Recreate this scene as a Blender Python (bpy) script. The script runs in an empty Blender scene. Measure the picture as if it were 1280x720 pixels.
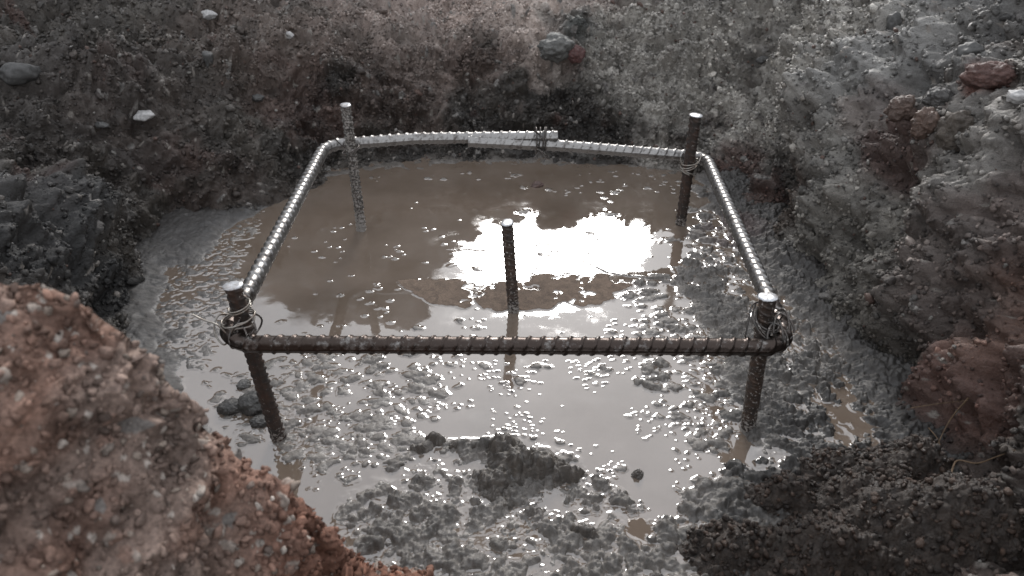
import bpy, math, random
import numpy as np
from mathutils import Vector

R = math.radians
rng = np.random.default_rng(7)
random.seed(7)
scene = bpy.context.scene
col = scene.collection

# ------------------------------------------------------------------ camera
CAM_Z = 0.64
PITCH = R(33.9)
cam_d = bpy.data.cameras.new('camera')
cam = bpy.data.objects.new('camera', cam_d)
col.objects.link(cam)
cam.location = (0, 0, CAM_Z)
cam.rotation_euler = (math.pi / 2 - PITCH, 0, 0)
cam_d.sensor_width = 36
cam_d.lens = 26
cam_d.clip_start = 0.02
cam_d.clip_end = 500
cam_d.dof.use_dof = True
cam_d.dof.focus_distance = 0.98
cam_d.dof.aperture_fstop = 8.5
scene.camera = cam

# ------------------------------------------------------------------ world, sun, exposure
SUN_EL, SUN_AZ = 27.7, 3.2
world = bpy.data.worlds.new('World')
scene.world = world
world.use_nodes = True
wn, wl = world.node_tree.nodes, world.node_tree.links
bg = wn['Background']
sky = wn.new('ShaderNodeTexSky')
sky.sky_type = 'NISHITA'
sky.sun_disc = False
sky.sun_elevation = R(SUN_EL)
sky.sun_rotation = R(SUN_AZ)
sky.dust_density = 4.0
hs = wn.new('ShaderNodeHueSaturation')
hs.inputs['Saturation'].default_value = 0.22
wl.new(sky.outputs[0], hs.inputs['Color'])
# high thin overcast: uneven pale cloud laid over the clear sky
wtc = wn.new('ShaderNodeTexCoord')
wnz = wn.new('ShaderNodeTexNoise'); wnz.inputs['Scale'].default_value = 3.0; wnz.inputs['Detail'].default_value = 5
wl.new(wtc.outputs['Generated'], wnz.inputs['Vector'])
wcr = wn.new('ShaderNodeValToRGB')
wcr.color_ramp.elements[0].position = 0.35; wcr.color_ramp.elements[0].color = (8.2, 8.7, 9.5, 1)
wcr.color_ramp.elements[1].position = 0.65; wcr.color_ramp.elements[1].color = (13.4, 13.8, 14.6, 1)
wl.new(wnz.outputs['Fac'], wcr.inputs[0])
wmx = wn.new('ShaderNodeMix'); wmx.data_type = 'RGBA'; wmx.inputs['Factor'].default_value = 0.8
wl.new(hs.outputs[0], wmx.inputs['A']); wl.new(wcr.outputs[0], wmx.inputs['B'])
wl.new(wmx.outputs['Result'], bg.inputs['Color'])
bg.inputs['Strength'].default_value = 0.12

sun_d = bpy.data.lights.new('sun', 'SUN')
sun_d.energy = 3.0
sun_d.angle = R(16.5)
sun_d.color = (1.0, 0.97, 0.94)
sun = bpy.data.objects.new('sun', sun_d)
col.objects.link(sun)
sun.rotation_euler = (R(90 - SUN_EL), 0, R(180 - SUN_AZ))
sun.location = (0, 3, 4)

scene.view_settings.view_transform = 'Standard'
scene.view_settings.look = 'None'
scene.view_settings.gamma = 1
scene.view_settings.exposure = 0.05
scene.render.engine = 'CYCLES'

# ------------------------------------------------------------------ helpers
F = 26 / 36 * 1280
cP, sP = math.cos(PITCH), math.sin(PITCH)


def ray(u, v):
    a, b = (u - 640) / F, (360 - v) / F
    return Vector((a, cP + b * sP, -sP + b * cP))      # forward depth 1


def onz(u, v, z=0.0):
    d = ray(u, v)
    t = (z - CAM_Z) / d.z
    return Vector((d.x * t, d.y * t, z))


def ondepth(u, v, dep):
    d = ray(u, v)
    return Vector((d.x * dep, d.y * dep, CAM_Z + d.z * dep))


def ony(u, v, y):
    d = ray(u, v)
    t = y / d.y
    return Vector((d.x * t, y, CAM_Z + d.z * t))


def project(P):
    x, y, z = P[:, 0], P[:, 1], P[:, 2] - CAM_Z
    dep = y * cP - z * sP
    up = y * sP + z * cP
    dd = np.where(dep > 0.02, dep, 1e9)
    return 640 + F * x / dd, 360 - F * up / dd, dep


def hsh(ix, iy, iz, seed=0):
    h = (ix.astype(np.uint32) * np.uint32(374761393) + iy.astype(np.uint32) * np.uint32(668265263)
         + iz.astype(np.uint32) * np.uint32(2147483647 ^ 0x5bd1e995) + np.uint32((seed * 974634777 + 12345) & 0xffffffff))
    h ^= h >> np.uint32(15)
    h *= np.uint32(2246822519)
    h ^= h >> np.uint32(13)
    h *= np.uint32(3266489917)
    h ^= h >> np.uint32(16)
    return h


def hf(*a):
    return (hsh(*a) & np.uint32(0xffffff)).astype(np.float32) / np.float32(16777216.0)


def vnoise(P, s, seed=0):
    """value noise 0..1, feature size s metres"""
    Q = (P / s).astype(np.float32)
    i = np.floor(Q).astype(np.int32)
    f = Q - i
    f = f * f * f * (f * (f * 6 - 15) + 10)
    r = 0
    for dx in (0, 1):
        wx = f[:, 0] if dx else 1 - f[:, 0]
        for dy in (0, 1):
            wy = f[:, 1] if dy else 1 - f[:, 1]
            for dz in (0, 1):
                wz = f[:, 2] if dz else 1 - f[:, 2]
                r = r + wx * wy * wz * hf(i[:, 0] + dx, i[:, 1] + dy, i[:, 2] + dz, seed)
    return r


ROT = np.array([[0.36, 0.48, -0.8], [-0.8, 0.6, 0.0], [0.48, 0.64, 0.6]])


def fbm(P, s, o=4, seed=0):
    r, a, t = 0, 1.0, 0.0
    Q = P
    for k in range(o):
        r = r + a * (vnoise(Q, s, seed + k) - 0.5)
        t += a
        a *= 0.5
        s *= 0.5
        Q = Q @ ROT.T + 0.37
    return r / t * 2          # about -1..1


def worley(P, s, seed=0, jit=0.95):
    """F1, F2 (in cells) and a random number of the nearest cell"""
    Q = (P / s).astype(np.float32)
    n = len(Q)
    F1 = np.full(n, 9, np.float32)
    F2 = np.full(n, 9, np.float32)
    ID = np.zeros(n, np.float32)
    i = np.floor(Q).astype(np.int32)
    for dx in (-1, 0, 1):
        for dy in (-1, 0, 1):
            for dz in (-1, 0, 1):
                cx, cy, cz = i[:, 0] + dx, i[:, 1] + dy, i[:, 2] + dz
                h = hsh(cx, cy, cz, seed)
                jx = (h & np.uint32(1023)).astype(np.float32) / 1023
                jy = ((h >> np.uint32(10)) & np.uint32(1023)).astype(np.float32) / 1023
                jz = ((h >> np.uint32(20)) & np.uint32(1023)).astype(np.float32) / 1023
                d = (cx + 0.5 + (jx - .5) * jit - Q[:, 0]) ** 2 + (cy + 0.5 + (jy - .5) * jit - Q[:, 1]) ** 2 \
                    + (cz + 0.5 + (jz - .5) * jit - Q[:, 2]) ** 2
                m = d < F1
                F2 = np.where(m, F1, np.minimum(F2, d))
                ID = np.where(m, (jx * 7.13 + jy * 3.7 + jz * 1.9) % 1.0, ID)
                F1 = np.where(m, d, F1)
    return np.sqrt(F1), np.sqrt(F2), ID


def bil(P, s, o=3, seed=0):
    """billowy lumps with sharp narrow valleys, about 0..1"""
    r, a, t = 0, 1.0, 0.0
    Q = P
    for k in range(o):
        r = r + a * np.abs(vnoise(Q, s, seed + k) * 2 - 1) ** .8
        t += a; a *= 0.55; s *= 0.47
        Q = Q @ ROT.T + 0.71
    return r / t


def sstep(a, b, x):
    t = np.clip((x - a) / (b - a), 0, 1)
    return t * t * (3 - 2 * t)


def tag(o, label=None, cat=None, group=None, kind=None):
    if label: o['label'] = label
    if cat: o['category'] = cat
    if group: o['group'] = group
    if kind: o['kind'] = kind
    return o


def mesh_np(name, V, Fq, mat=None, colors=None, extra=None, smooth=True, parent=None):
    me = bpy.data.meshes.new(name)
    V = np.asarray(V, np.float32)
    Fq = np.asarray(Fq, np.int32)
    k = Fq.shape[1]
    me.vertices.add(len(V))
    me.vertices.foreach_set('co', V.ravel())
    me.loops.add(Fq.size)
    me.loops.foreach_set('vertex_index', Fq.ravel())
    me.polygons.add(len(Fq))
    me.polygons.foreach_set('loop_start', np.arange(0, Fq.size, k, dtype=np.int32))
    me.polygons.foreach_set('loop_total', np.full(len(Fq), k, np.int32))
    if colors is not None:
        a = me.attributes.new('tint', 'FLOAT_COLOR', 'POINT')
        c = np.ones((len(V), 4), np.float32)
        c[:, :3] = colors
        a.data.foreach_set('color', c.ravel())
    if extra is not None:
        for nm, arr in extra.items():
            a = me.attributes.new(nm, 'FLOAT', 'POINT')
            a.data.foreach_set('value', np.asarray(arr, np.float32))
    me.update(calc_edges=True)
    if smooth:
        me.polygons.foreach_set('use_smooth', np.ones(len(Fq), bool))
    if mat: me.materials.append(mat)
    o = bpy.data.objects.new(name, me)
    col.objects.link(o)
    if parent: o.parent = parent
    return o


def grid_faces(nr, nc, wrap=False):
    idx = np.arange(nr * nc).reshape(nr, nc)
    if wrap:
        idx = np.concatenate([idx, idx[:, :1]], 1)
    return np.stack([idx[:-1, :-1], idx[:-1, 1:], idx[1:, 1:], idx[1:, :-1]], -1).reshape(-1, 4)


def grid_normals(V, nr, nc):
    G = V.reshape(nr, nc, 3)
    du = np.gradient(G, axis=1)
    dv = np.gradient(G, axis=0)
    n = np.cross(du, dv)
    n /= np.linalg.norm(n, axis=-1, keepdims=True) + 1e-12
    return n.reshape(-1, 3)


# ------------------------------------------------------------------ materials
def new_mat(name):
    m = bpy.data.materials.new(name)
    m.use_nodes = True
    return m, m.node_tree.nodes, m.node_tree.links, m.node_tree.nodes['Principled BSDF']


def noise_node(n, l, scale, detail=4, rough=0.6, coord='Object'):
    tc = n.new('ShaderNodeTexCoord')
    t = n.new('ShaderNodeTexNoise')
    t.inputs['Scale'].default_value = scale
    t.inputs['Detail'].default_value = detail
    t.inputs['Roughness'].default_value = rough
    l.new(tc.outputs[coord], t.inputs['Vector'])
    return t


def soil_mat(name, rough=(0.35, 0.75), bump=0.5, spec=0.5, wetattr=False, fine=700, coarse=0.0045, ior=1.5):
    m, n, l, b = new_mat(name)
    at = n.new('ShaderNodeAttribute'); at.attribute_name = 'tint'
    nz = noise_node(n, l, fine, 3, 0.7)
    mr = n.new('ShaderNodeMapRange')
    mr.inputs['From Min'].default_value = 0.3; mr.inputs['From Max'].default_value = 0.7
    mr.inputs['To Min'].default_value = 0.65; mr.inputs['To Max'].default_value = 1.35
    l.new(nz.outputs['Fac'], mr.inputs['Value'])
    mx = n.new('ShaderNodeVectorMath'); mx.operation = 'SCALE'
    l.new(at.outputs['Color'], mx.inputs[0]); l.new(mr.outputs[0], mx.inputs['Scale'])
    l.new(mx.outputs[0], b.inputs['Base Color'])
    nr = noise_node(n, l, 60, 4, 0.7)
    r = n.new('ShaderNodeMapRange')
    r.inputs['From Min'].default_value = 0.35; r.inputs['From Max'].default_value = 0.65
    r.inputs['To Min'].default_value = rough[0]; r.inputs['To Max'].default_value = rough[1]
    l.new(nr.outputs['Fac'], r.inputs['Value'])
    if wetattr:                       # 'dry' on the mesh: how far it stands out of the water
        da = n.new('ShaderNodeAttribute'); da.attribute_name = 'dry'
        ad = n.new('ShaderNodeMath'); ad.operation = 'MULTIPLY_ADD'; ad.inputs[1].default_value = 0.42; ad.use_clamp = True
        l.new(da.outputs['Fac'], ad.inputs[0]); l.new(r.outputs[0], ad.inputs[2]); l.new(ad.outputs[0], b.inputs['Roughness'])
    else:
        l.new(r.outputs[0], b.inputs['Roughness'])
    b.inputs['Specular IOR Level'].default_value = spec
    b.inputs['IOR'].default_value = ior
    bp = n.new('ShaderNodeBump')
    bp.inputs['Strength'].default_value = bump
    bp.inputs['Distance'].default_value = 0.0012
    nb = noise_node(n, l, 420, 5, 0.75)
    l.new(nb.outputs['Fac'], bp.inputs['Height'])
    b2 = n.new('ShaderNodeBump'); b2.inputs['Strength'].default_value = bump; b2.inputs['Distance'].default_value = coarse
    n2 = noise_node(n, l, 110, 6, 0.72)
    l.new(n2.outputs['Fac'], b2.inputs['Height']); l.new(bp.outputs[0], b2.inputs['Normal'])
    l.new(b2.outputs[0], b.inputs['Normal'])
    return m


M_soil = soil_mat('damp_soil', (0.20, 0.80), 1.0, 0.55, ior=1.55)
M_bank = soil_mat('gravelly_clay', (0.6, 0.9), 0.5, 0.3, fine=350)
M_mud = soil_mat('wet_mud', (0.22, 0.40), 0.45, 0.7, True, 500, 0.0022)
M_mud.node_tree.nodes['Principled BSDF'].inputs['IOR'].default_value = 1.55
M_clod = soil_mat('wet_clod', (0.3, 0.55), 0.6, 0.7)

# muddy water: opaque silt under a mirror-like skin
M_water, n, l, b = new_mat('muddy_water')
nz = noise_node(n, l, 9, 5, 0.6)
cr = n.new('ShaderNodeValToRGB')
cr.color_ramp.elements[0].position = 0.35; cr.color_ramp.elements[0].color = (0.125, 0.095, 0.072, 1)
cr.color_ramp.elements[1].position = 0.7; cr.color_ramp.elements[1].color = (0.165, 0.13, 0.104, 1)
l.new(nz.outputs['Fac'], cr.inputs[0])
l.new(cr.outputs[0], b.inputs['Base Color'])
nr_ = noise_node(n, l, 14, 5, 0.65); rr_ = n.new('ShaderNodeMapRange')
rr_.inputs['From Min'].default_value = .5; rr_.inputs['From Max'].default_value = .7; rr_.inputs['To Min'].default_value = .02; rr_.inputs['To Max'].default_value = .14
l.new(nr_.outputs['Fac'], rr_.inputs['Value']); l.new(rr_.outputs[0], b.inputs['Roughness'])
b.inputs['IOR'].default_value = 2.35
bp = n.new('ShaderNodeBump'); bp.inputs['Strength'].default_value = 0.2; bp.inputs['Distance'].default_value = 0.0003
nb = noise_node(n, l, 40, 3, 0.5)
l.new(nb.outputs['Fac'], bp.inputs['Height']); l.new(bp.outputs[0], b.inputs['Normal'])


def metal_mat(name, base, rust, metallic, rough, spat, rust_sheen_near=0.0):
    m, n, l, b = new_mat(name)
    a = noise_node(n, l, 70, 6, 0.75)
    cr = n.new('ShaderNodeValToRGB')
    cr.color_ramp.elements[0].position = 0.42; cr.color_ramp.elements[0].color = (*base, 1)
    cr.color_ramp.elements[1].position = 0.62; cr.color_ramp.elements[1].color = (*rust, 1)
    # near bar rusty, other sides silver: grazing sheen painted into the rust mix; mud sticks to whatever stands close to the floor
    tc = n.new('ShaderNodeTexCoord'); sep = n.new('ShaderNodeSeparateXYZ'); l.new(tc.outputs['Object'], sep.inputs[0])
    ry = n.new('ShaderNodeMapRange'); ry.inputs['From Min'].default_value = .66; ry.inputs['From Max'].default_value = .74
    ry.inputs['To Min'].default_value = rust_sheen_near; ry.inputs['To Max'].default_value = -.5 * rust_sheen_near
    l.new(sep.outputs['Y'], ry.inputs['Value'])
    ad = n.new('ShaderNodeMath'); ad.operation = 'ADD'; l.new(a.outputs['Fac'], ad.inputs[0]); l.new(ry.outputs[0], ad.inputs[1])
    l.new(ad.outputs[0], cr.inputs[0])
    s0 = noise_node(n, l, 300, 3, 0.6)
    rz = n.new('ShaderNodeMapRange'); rz.inputs['From Min'].default_value = .004; rz.inputs['From Max'].default_value = .04
    rz.inputs['To Min'].default_value = .16; rz.inputs['To Max'].default_value = 0
    l.new(sep.outputs['Z'], rz.inputs['Value'])
    s = n.new('ShaderNodeMath'); s.operation = 'ADD'; l.new(s0.outputs['Fac'], s.inputs[0]); l.new(rz.outputs[0], s.inputs[1])
    mr = n.new('ShaderNodeMapRange')
    mr.inputs['From Min'].default_value = spat; mr.inputs['From Max'].default_value = spat + 0.04
    l.new(s.outputs[0], mr.inputs['Value'])
    mix = n.new('ShaderNodeMix'); mix.data_type = 'RGBA'
    l.new(mr.outputs[0], mix.inputs['Factor']); l.new(cr.outputs[0], mix.inputs['A'])
    mix.inputs['B'].default_value = (0.26, 0.24, 0.22, 1)
    l.new(mix.outputs['Result'], b.inputs['Base Color'])
    inv = n.new('ShaderNodeMath'); inv.operation = 'MULTIPLY_ADD'
    inv.inputs[1].default_value = -metallic; inv.inputs[2].default_value = metallic
    l.new(mr.outputs[0], inv.inputs[0]); l.new(inv.outputs[0], b.inputs['Metallic'])
    r = n.new('ShaderNodeMapRange')
    r.inputs['To Min'].default_value = rough[0]; r.inputs['To Max'].default_value = rough[1]
    l.new(a.outputs['Fac'], r.inputs['Value']); l.new(r.outputs[0], b.inputs['Roughness'])
    bp = n.new('ShaderNodeBump'); bp.inputs['Strength'].default_value = 0.5; bp.inputs['Distance'].default_value = 0.0006
    l.new(s.outputs[0], bp.inputs['Height']); l.new(bp.outputs[0], b.inputs['Normal'])
    return m


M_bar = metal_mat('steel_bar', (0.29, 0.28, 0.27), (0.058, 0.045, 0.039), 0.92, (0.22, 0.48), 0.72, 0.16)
M_stake = metal_mat('muddy_stake', (0.05, 0.042, 0.038), (0.09, 0.06, 0.045), 0.4, (0.3, 0.6), 0.60)
M_rusty = metal_mat('rusty_stake', (0.04, 0.034, 0.031), (0.075, 0.045, 0.033), 0.3, (0.35, 0.7), 0.66)
M_crust = metal_mat('mud_crusted_stake', (0.06, 0.055, 0.05), (0.10, 0.085, 0.075), 0.2, (0.35, 0.7), 0.50)
M_cut = metal_mat('cut_steel', (0.55, 0.56, 0.58), (0.28, 0.26, 0.25), 0.4, (0.25, 0.45), 0.62)
M_wire = metal_mat('tie_wire_steel', (0.33, 0.31, 0.28), (0.2, 0.16, 0.13), 0.7, (0.25, 0.5), 0.75)
M_wire_dark = metal_mat('tie_wire_dark', (0.08, 0.075, 0.07), (0.12, 0.1, 0.09), 0.6, (0.3, 0.5), 0.75)


def flat_mat(name, c, rough=0.7):
    m, n, l, b = new_mat(name)
    a = noise_node(n, l, 180, 4, 0.65)
    cr = n.new('ShaderNodeValToRGB')
    cr.color_ramp.elements[0].position = 0.3; cr.color_ramp.elements[0].color = (*[x * 0.6 for x in c], 1)
    cr.color_ramp.elements[1].position = 0.7; cr.color_ramp.elements[1].color = (*[x * 1.25 for x in c], 1)
    l.new(a.outputs['Fac'], cr.inputs[0]); l.new(cr.outputs[0], b.inputs['Base Color'])
    b.inputs['Roughness'].default_value = rough
    bp = n.new('ShaderNodeBump'); bp.inputs['Strength'].default_value = 0.5; bp.inputs['Distance'].default_value = 0.001
    l.new(a.outputs['Fac'], bp.inputs['Height']); l.new(bp.outputs[0], b.inputs['Normal'])
    return m


M_pale = flat_mat('pale_stone', (0.42, 0.41, 0.40), 0.6)
M_grey = flat_mat('grey_stone', (0.075, 0.073, 0.07), 0.6)
M_root = flat_mat('dry_root', (0.17, 0.115, 0.07), 0.8)

# ------------------------------------------------------------------ soil colours
GREY = np.array([0.068, 0.058, 0.048])
DARK = np.array([0.027, 0.022, 0.018])
BROWN = np.array([0.082, 0.056, 0.042])
RED = np.array([0.095, 0.043, 0.032])


def lerp(a, b, t):
    t = np.asarray(t)[:, None]
    return a * (1 - t) + b * t


def blob(P, c, r, seed=3):
    """0..1 mask round a world point, with a ragged edge"""
    d = np.linalg.norm(P - np.array(c), axis=1) / r
    return 1 - sstep(0.45, 1.15, d + 0.8 * fbm(P, 0.07, 5, seed))


# ------------------------------------------------------------------ ground: pit walls, rim and land round it, one sheet
CX, CY = 0.03, 0.92
# base line of the wall on the floor (seen from the picture), with slope, height of the cut face and slope beyond it
base = [
    # u, v, slope deg, face height, slope after
    (1150, 560, 60, .34, 25), (1125, 500, 62, .42, 30), (1085, 440, 62, .50, 32), (1035, 385, 60, .52, 34),
    (985, 335, 56, .50, 34), (940, 285, 50, .42, 30), (905, 245, 46, .36, 28), (872, 216, 44, .32, 26),
    (800, 207, 44, .28, 22), (700, 203, 46, .24, 16), (600, 203, 50, .20, 13), (520, 205, 50, .20, 13),
    (440, 214, 46, .20, 14), (395, 232, 44, .20, 16), (335, 258, 44, .21, 16), (265, 288, 42, .22, 18),
    (205, 315, 42, .24, 20), (175, 350, 46, .26, 20), (165, 410, 52, .26, 20), (200, 500, 50, .26, 18)]
tab = []
for u, v, sl, hh, s2 in base:
    p = onz(u, v, 0)
    tab.append((math.atan2(p.x - CX, p.y - CY), math.hypot(p.x - CX, p.y - CY), sl, hh, s2))
for x, y, sl, hh, s2 in ((-.56, .5, 50, .26, 16), (-.35, .30, 50, .28, 12), (0, .24, 50, .30, 10), (.20, .30, 50, .30, 12), (.36, .42, 48, .30, 16), (.47, .50, 52, .30, 20)):
    tab.append((math.atan2(x - CX, y - CY), math.hypot(x - CX, y - CY), sl, hh, s2))
tab.sort()
T = np.array(tab)
T = np.vstack([T[-3:] - [2 * math.pi, 0, 0, 0, 0], T, T[:3] + [2 * math.pi, 0, 0, 0, 0]])

# angles: dense where the picture looks
knots_phi = np.array([-math.pi, -2.3, -1.9, 1.95, 2.35, math.pi])
knots_w = np.array([0, 40, 90, 1590, 1700, 1760.0])
NPHI = 1760
phi = np.interp(np.arange(NPHI), knots_w, knots_phi)
s = np.concatenate([np.linspace(-0.04, 0.62, 330, endpoint=False), 0.62 + 0.0045 * np.arange(150),
                    1.295 + np.cumsum(0.006 * 1.065 ** np.arange(95))])
NS = len(s)


def table(ph, k):
    return np.interp(ph, T[:, 0], T[:, k])


def smooth_per(a, w):
    k = np.hanning(w); k /= k.sum()
    return np.convolve(np.concatenate([a[-w:], a, a[:w]]), k, 'same')[w:-w]


r0 = smooth_per(table(phi, 1), 41)
sl = smooth_per(table(phi, 2), 81)
hh = smooth_per(table(phi, 3), 81)
s2 = smooth_per(table(phi, 4), 81)


def profile(S, sl, hh, s2):
    t1 = np.tan(np.radians(sl)); t2 = np.tan(np.radians(s2))
    a = S * t1
    bline = hh + (S - hh / t1) * t2
    k = 0.05
    h = np.clip(0.5 + 0.5 * (bline - a) / k, 0, 1)
    z = bline * (1 - h) + a * h - k * h * (1 - h)
    cap = 0.62                       # the land levels out
    return np.where(z > 0.3, 0.3 + (cap - 0.3) * (1 - np.exp(-(z - 0.3) / (cap - 0.3))), z)


SS, PH = np.meshgrid(s, phi, indexing='ij')
Rr = r0[None] + SS
X = CX + Rr * np.sin(PH); Y = CY + Rr * np.cos(PH)
Z = profile(SS, sl[None], hh[None], s2[None])
# unseen heaps added beyond the view, crest shaped to darken the puddle's reflection
az = np.degrees(np.arctan2(X, Y))
dist = np.hypot(X, Y)
crest = np.interp(az, [-75, -50, -30, -22, -14, -8.5, -6.3, -4.5, -3, 0, 6, 12, 17, 30, 60], [1.3, 1.6, 1.7, 1.95, 2.4, 2.35, 2.0, 1.7, 1.5, 1.5, 1.4, 1.42, 1.7, 1.6, .8])
crest = crest + 0.16 * fbm(np.stack([az.ravel() * .05, az.ravel() * 0, az.ravel() * 0], 1), .35, 4, 9).reshape(az.shape)
crest = np.where(np.abs(az) > 75, 0.5, crest)
heap = np.exp(-((dist - 4.3) / 1.0) ** 2) * sstep(2.1, 3.2, dist)
Z = Z + heap * np.maximum(crest - 0.5, 0)
V = np.stack([X.ravel(), Y.ravel(), Z.ravel()], 1)
N = grid_normals(V, NS, NPHI)
if N[NPHI * 100 + 800, 2] < 0: N = -N
P0 = V.copy()
ssr = SS.ravel()
near = sstep(-0.03, 0.05, ssr)
far = 1 - sstep(1.2, 2.0, ssr)
big = fbm(P0, 0.26, 3, 11)
med = fbm(P0, 0.075, 4, 21)
# leaning ribs and gullies on the right wall
V = V + N * (0.085 * (bil(P0, .16, 3, 15) - .45) * near * far)[:, None]
V = V + N * (0.055 * big * near * (1 + 2 * (1 - far)) + (0.026 * med + 0.035 * (.22 - np.abs(fbm(P0, .13, 4, 23)))) * near)[:, None]
# hand placed big forms: (u, v, depth along wall found below) -> bulges
U_, W_, D_ = project(V)


def pick(u, v, tol=5.0):
    d = np.hypot(U_ - u, W_ - v)
    m = np.where((d < tol) & (D_ > 0.1))[0]
    if len(m) == 0:
        m = np.argsort(d)[:5]
    return m[np.argmin(D_[m])]


def bulge(u, v, r, h, ax=(1, 1, 1)):
    global V
    c = V[pick(u, v)]
    d = np.linalg.norm((V - c) / np.array(ax), axis=1) / r
    V = V + N * (h * np.exp(-d * d) * near)[:, None]


for a in ((1010, 170, .11, .06), (1040, 260, .10, .05), (1090, 110, .12, .04), (965, 250, .06, -.05), (960, 190, .05, -.04),
          (1010, 330, .05, -.05), (975, 165, .045, -.06), (1030, 200, .07, .04), (1050, 290, .06, .035), (1080, 380, .05, .03), (690, 60, .05, .035), (720, 25, .07, .04), (780, 80, .07, -.03), (640, 100, .07, -.02),
          (100, 300, .10, .05), (60, 260, .10, .03), (160, 350, .05, .03), (225, 260, .06, -.05), (120, 215, .06, -.03),
          (1200, 560, .05, -.05), (1150, 540, .04, -.04), (1230, 640, .10, .03), (1060, 640, .10, .03),
          (1180, 250, .08, .03), (1120, 200, .05, .025), (1250, 150, .06, .03), (380, 120, .07, -.02), (300, 60, .08, .02)):
    bulge(*a)
# clods and crumbs
A = np.arange(len(V))
uu_, ww_, dd_ = project(P0)
fine = np.where((ssr < 1.6) & (dd_ > .1) & (np.abs(uu_ - 640) < 1000) & (ww_ < 1050) & (ww_ > -350))[0]
Q = P0[fine] + 0.010 * np.stack([fbm(P0[fine], .03, 2, 31), fbm(P0[fine], .03, 2, 32), fbm(P0[fine], .03, 2, 33)], 1)
Q = Q + 0.0035 * np.stack([fbm(P0[fine], .010, 2, 34), fbm(P0[fine], .010, 2, 35), fbm(P0[fine], .010, 2, 36)], 1)
w1a, w1b, w1i = worley(Q, 0.040, 41)
w2a, w2b, w2i = worley(Q, 0.016, 42)
w3a, w3b, w3i = worley(Q, 0.0075, 43)
clody = sstep(-0.25, 0.35, fbm(P0[fine], 0.12, 3, 51))          # where crumbly, else smeared
rough_z = 0.55 + 0.75 * clody
disp = (0.011 * (0.5 - w1a) * (0.4 + w1i) + 0.0062 * (0.5 - w2a) * (0.3 + 1.2 * w2i) * rough_z * 1.2
        + 0.0032 * (0.5 - w3a) * (0.3 + 1.2 * w3i) * rough_z * 1.3 + 0.010 * fbm(P0[fine], 0.022, 4, 61) * (.4 + .6 * rough_z) + 0.010 * (0.25 - np.abs(fbm(P0[fine], 0.05, 3, 62))))
disp = disp + 0.048 * (bil(P0[fine], .060, 2, 91) - .45) + (.35 + rough_z) * 0.026 * (bil(P0[fine], .024, 3, 95) - .45)
V[fine] += N[fine] * (disp * near[fine])[:, None]
# colours
PA = P0
t = fbm(PA, 0.35, 4, 71)
c = lerp(GREY, DARK, sstep(0.0, 0.5, -t))
c = lerp(c, BROWN, sstep(0.15, 0.6, fbm(PA, 0.16, 4, 72)) * 0.6)
c = lerp(c, RED, sstep(0.30, 0.5, fbm(PA, 0.10, 4, 73)) * 0.5)
U_, W_, D_ = project(V)


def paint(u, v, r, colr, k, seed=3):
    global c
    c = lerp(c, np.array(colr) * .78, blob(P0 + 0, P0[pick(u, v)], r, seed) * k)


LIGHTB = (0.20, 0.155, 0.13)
for a in ((560, 0, .32, (.55, .44, .385), .9), (430, 20, .25, LIGHTB, .55), (330, 40, .18, (.15, .11, .09), .5), (680, 0, .18, (.6, .5, .44), .85),  # pinkish gravel at top centre, paled further: its lit look is painted in
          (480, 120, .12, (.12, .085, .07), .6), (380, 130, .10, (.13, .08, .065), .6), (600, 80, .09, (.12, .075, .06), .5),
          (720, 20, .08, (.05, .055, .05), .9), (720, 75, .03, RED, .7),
          (860, 60, .26, (.46, .43, .385), .85), (1000, 60, .24, (.46, .43, .385), .9), (1150, 60, .2, (.22, .214, .203), .8), (1230, 200, .15, (.28, .26, .235), .75),  # upper right and right wall paled: sky light and sheen put into the colour
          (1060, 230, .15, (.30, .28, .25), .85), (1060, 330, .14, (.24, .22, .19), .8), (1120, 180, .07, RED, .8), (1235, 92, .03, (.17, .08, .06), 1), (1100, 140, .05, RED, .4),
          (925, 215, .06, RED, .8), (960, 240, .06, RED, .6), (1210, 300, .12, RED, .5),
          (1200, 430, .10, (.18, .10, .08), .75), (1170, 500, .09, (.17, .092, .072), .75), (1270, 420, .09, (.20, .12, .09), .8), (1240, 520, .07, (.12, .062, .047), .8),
          (1140, 340, .09, (.15, .125, .11), .7), (1080, 600, .10, DARK, .9), (1200, 620, .12, (.05, .035, .028), .9), (1000, 640, .08, DARK, .8),  # near right corner: dark soil, with the vignette's darkening painted in too
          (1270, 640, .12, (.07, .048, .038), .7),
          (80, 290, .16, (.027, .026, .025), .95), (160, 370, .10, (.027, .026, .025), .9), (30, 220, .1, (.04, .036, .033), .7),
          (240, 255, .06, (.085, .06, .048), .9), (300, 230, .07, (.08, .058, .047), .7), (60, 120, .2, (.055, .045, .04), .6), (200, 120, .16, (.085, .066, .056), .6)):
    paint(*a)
# pebbles and single crumbs carry their own tone
cf = c[fine]
cf *= (0.75 + 0.5 * w1i)[:, None]
peb = (w2i > 0.955) & (w2a < 0.42)
cf[peb] = np.array([0.20, 0.185, 0.17]) * (0.7 + 0.5 * w3i[peb])[:, None]
peb = (w3i > 0.965) & (w3a < 0.5)
cf[peb] = np.array([0.24, 0.215, 0.19])
c[fine] = cf
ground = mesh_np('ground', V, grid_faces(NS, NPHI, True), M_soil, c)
tag(ground, kind='structure')
GV, GN = V, N
GU, GW, GD = U_, W_, D_
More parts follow.
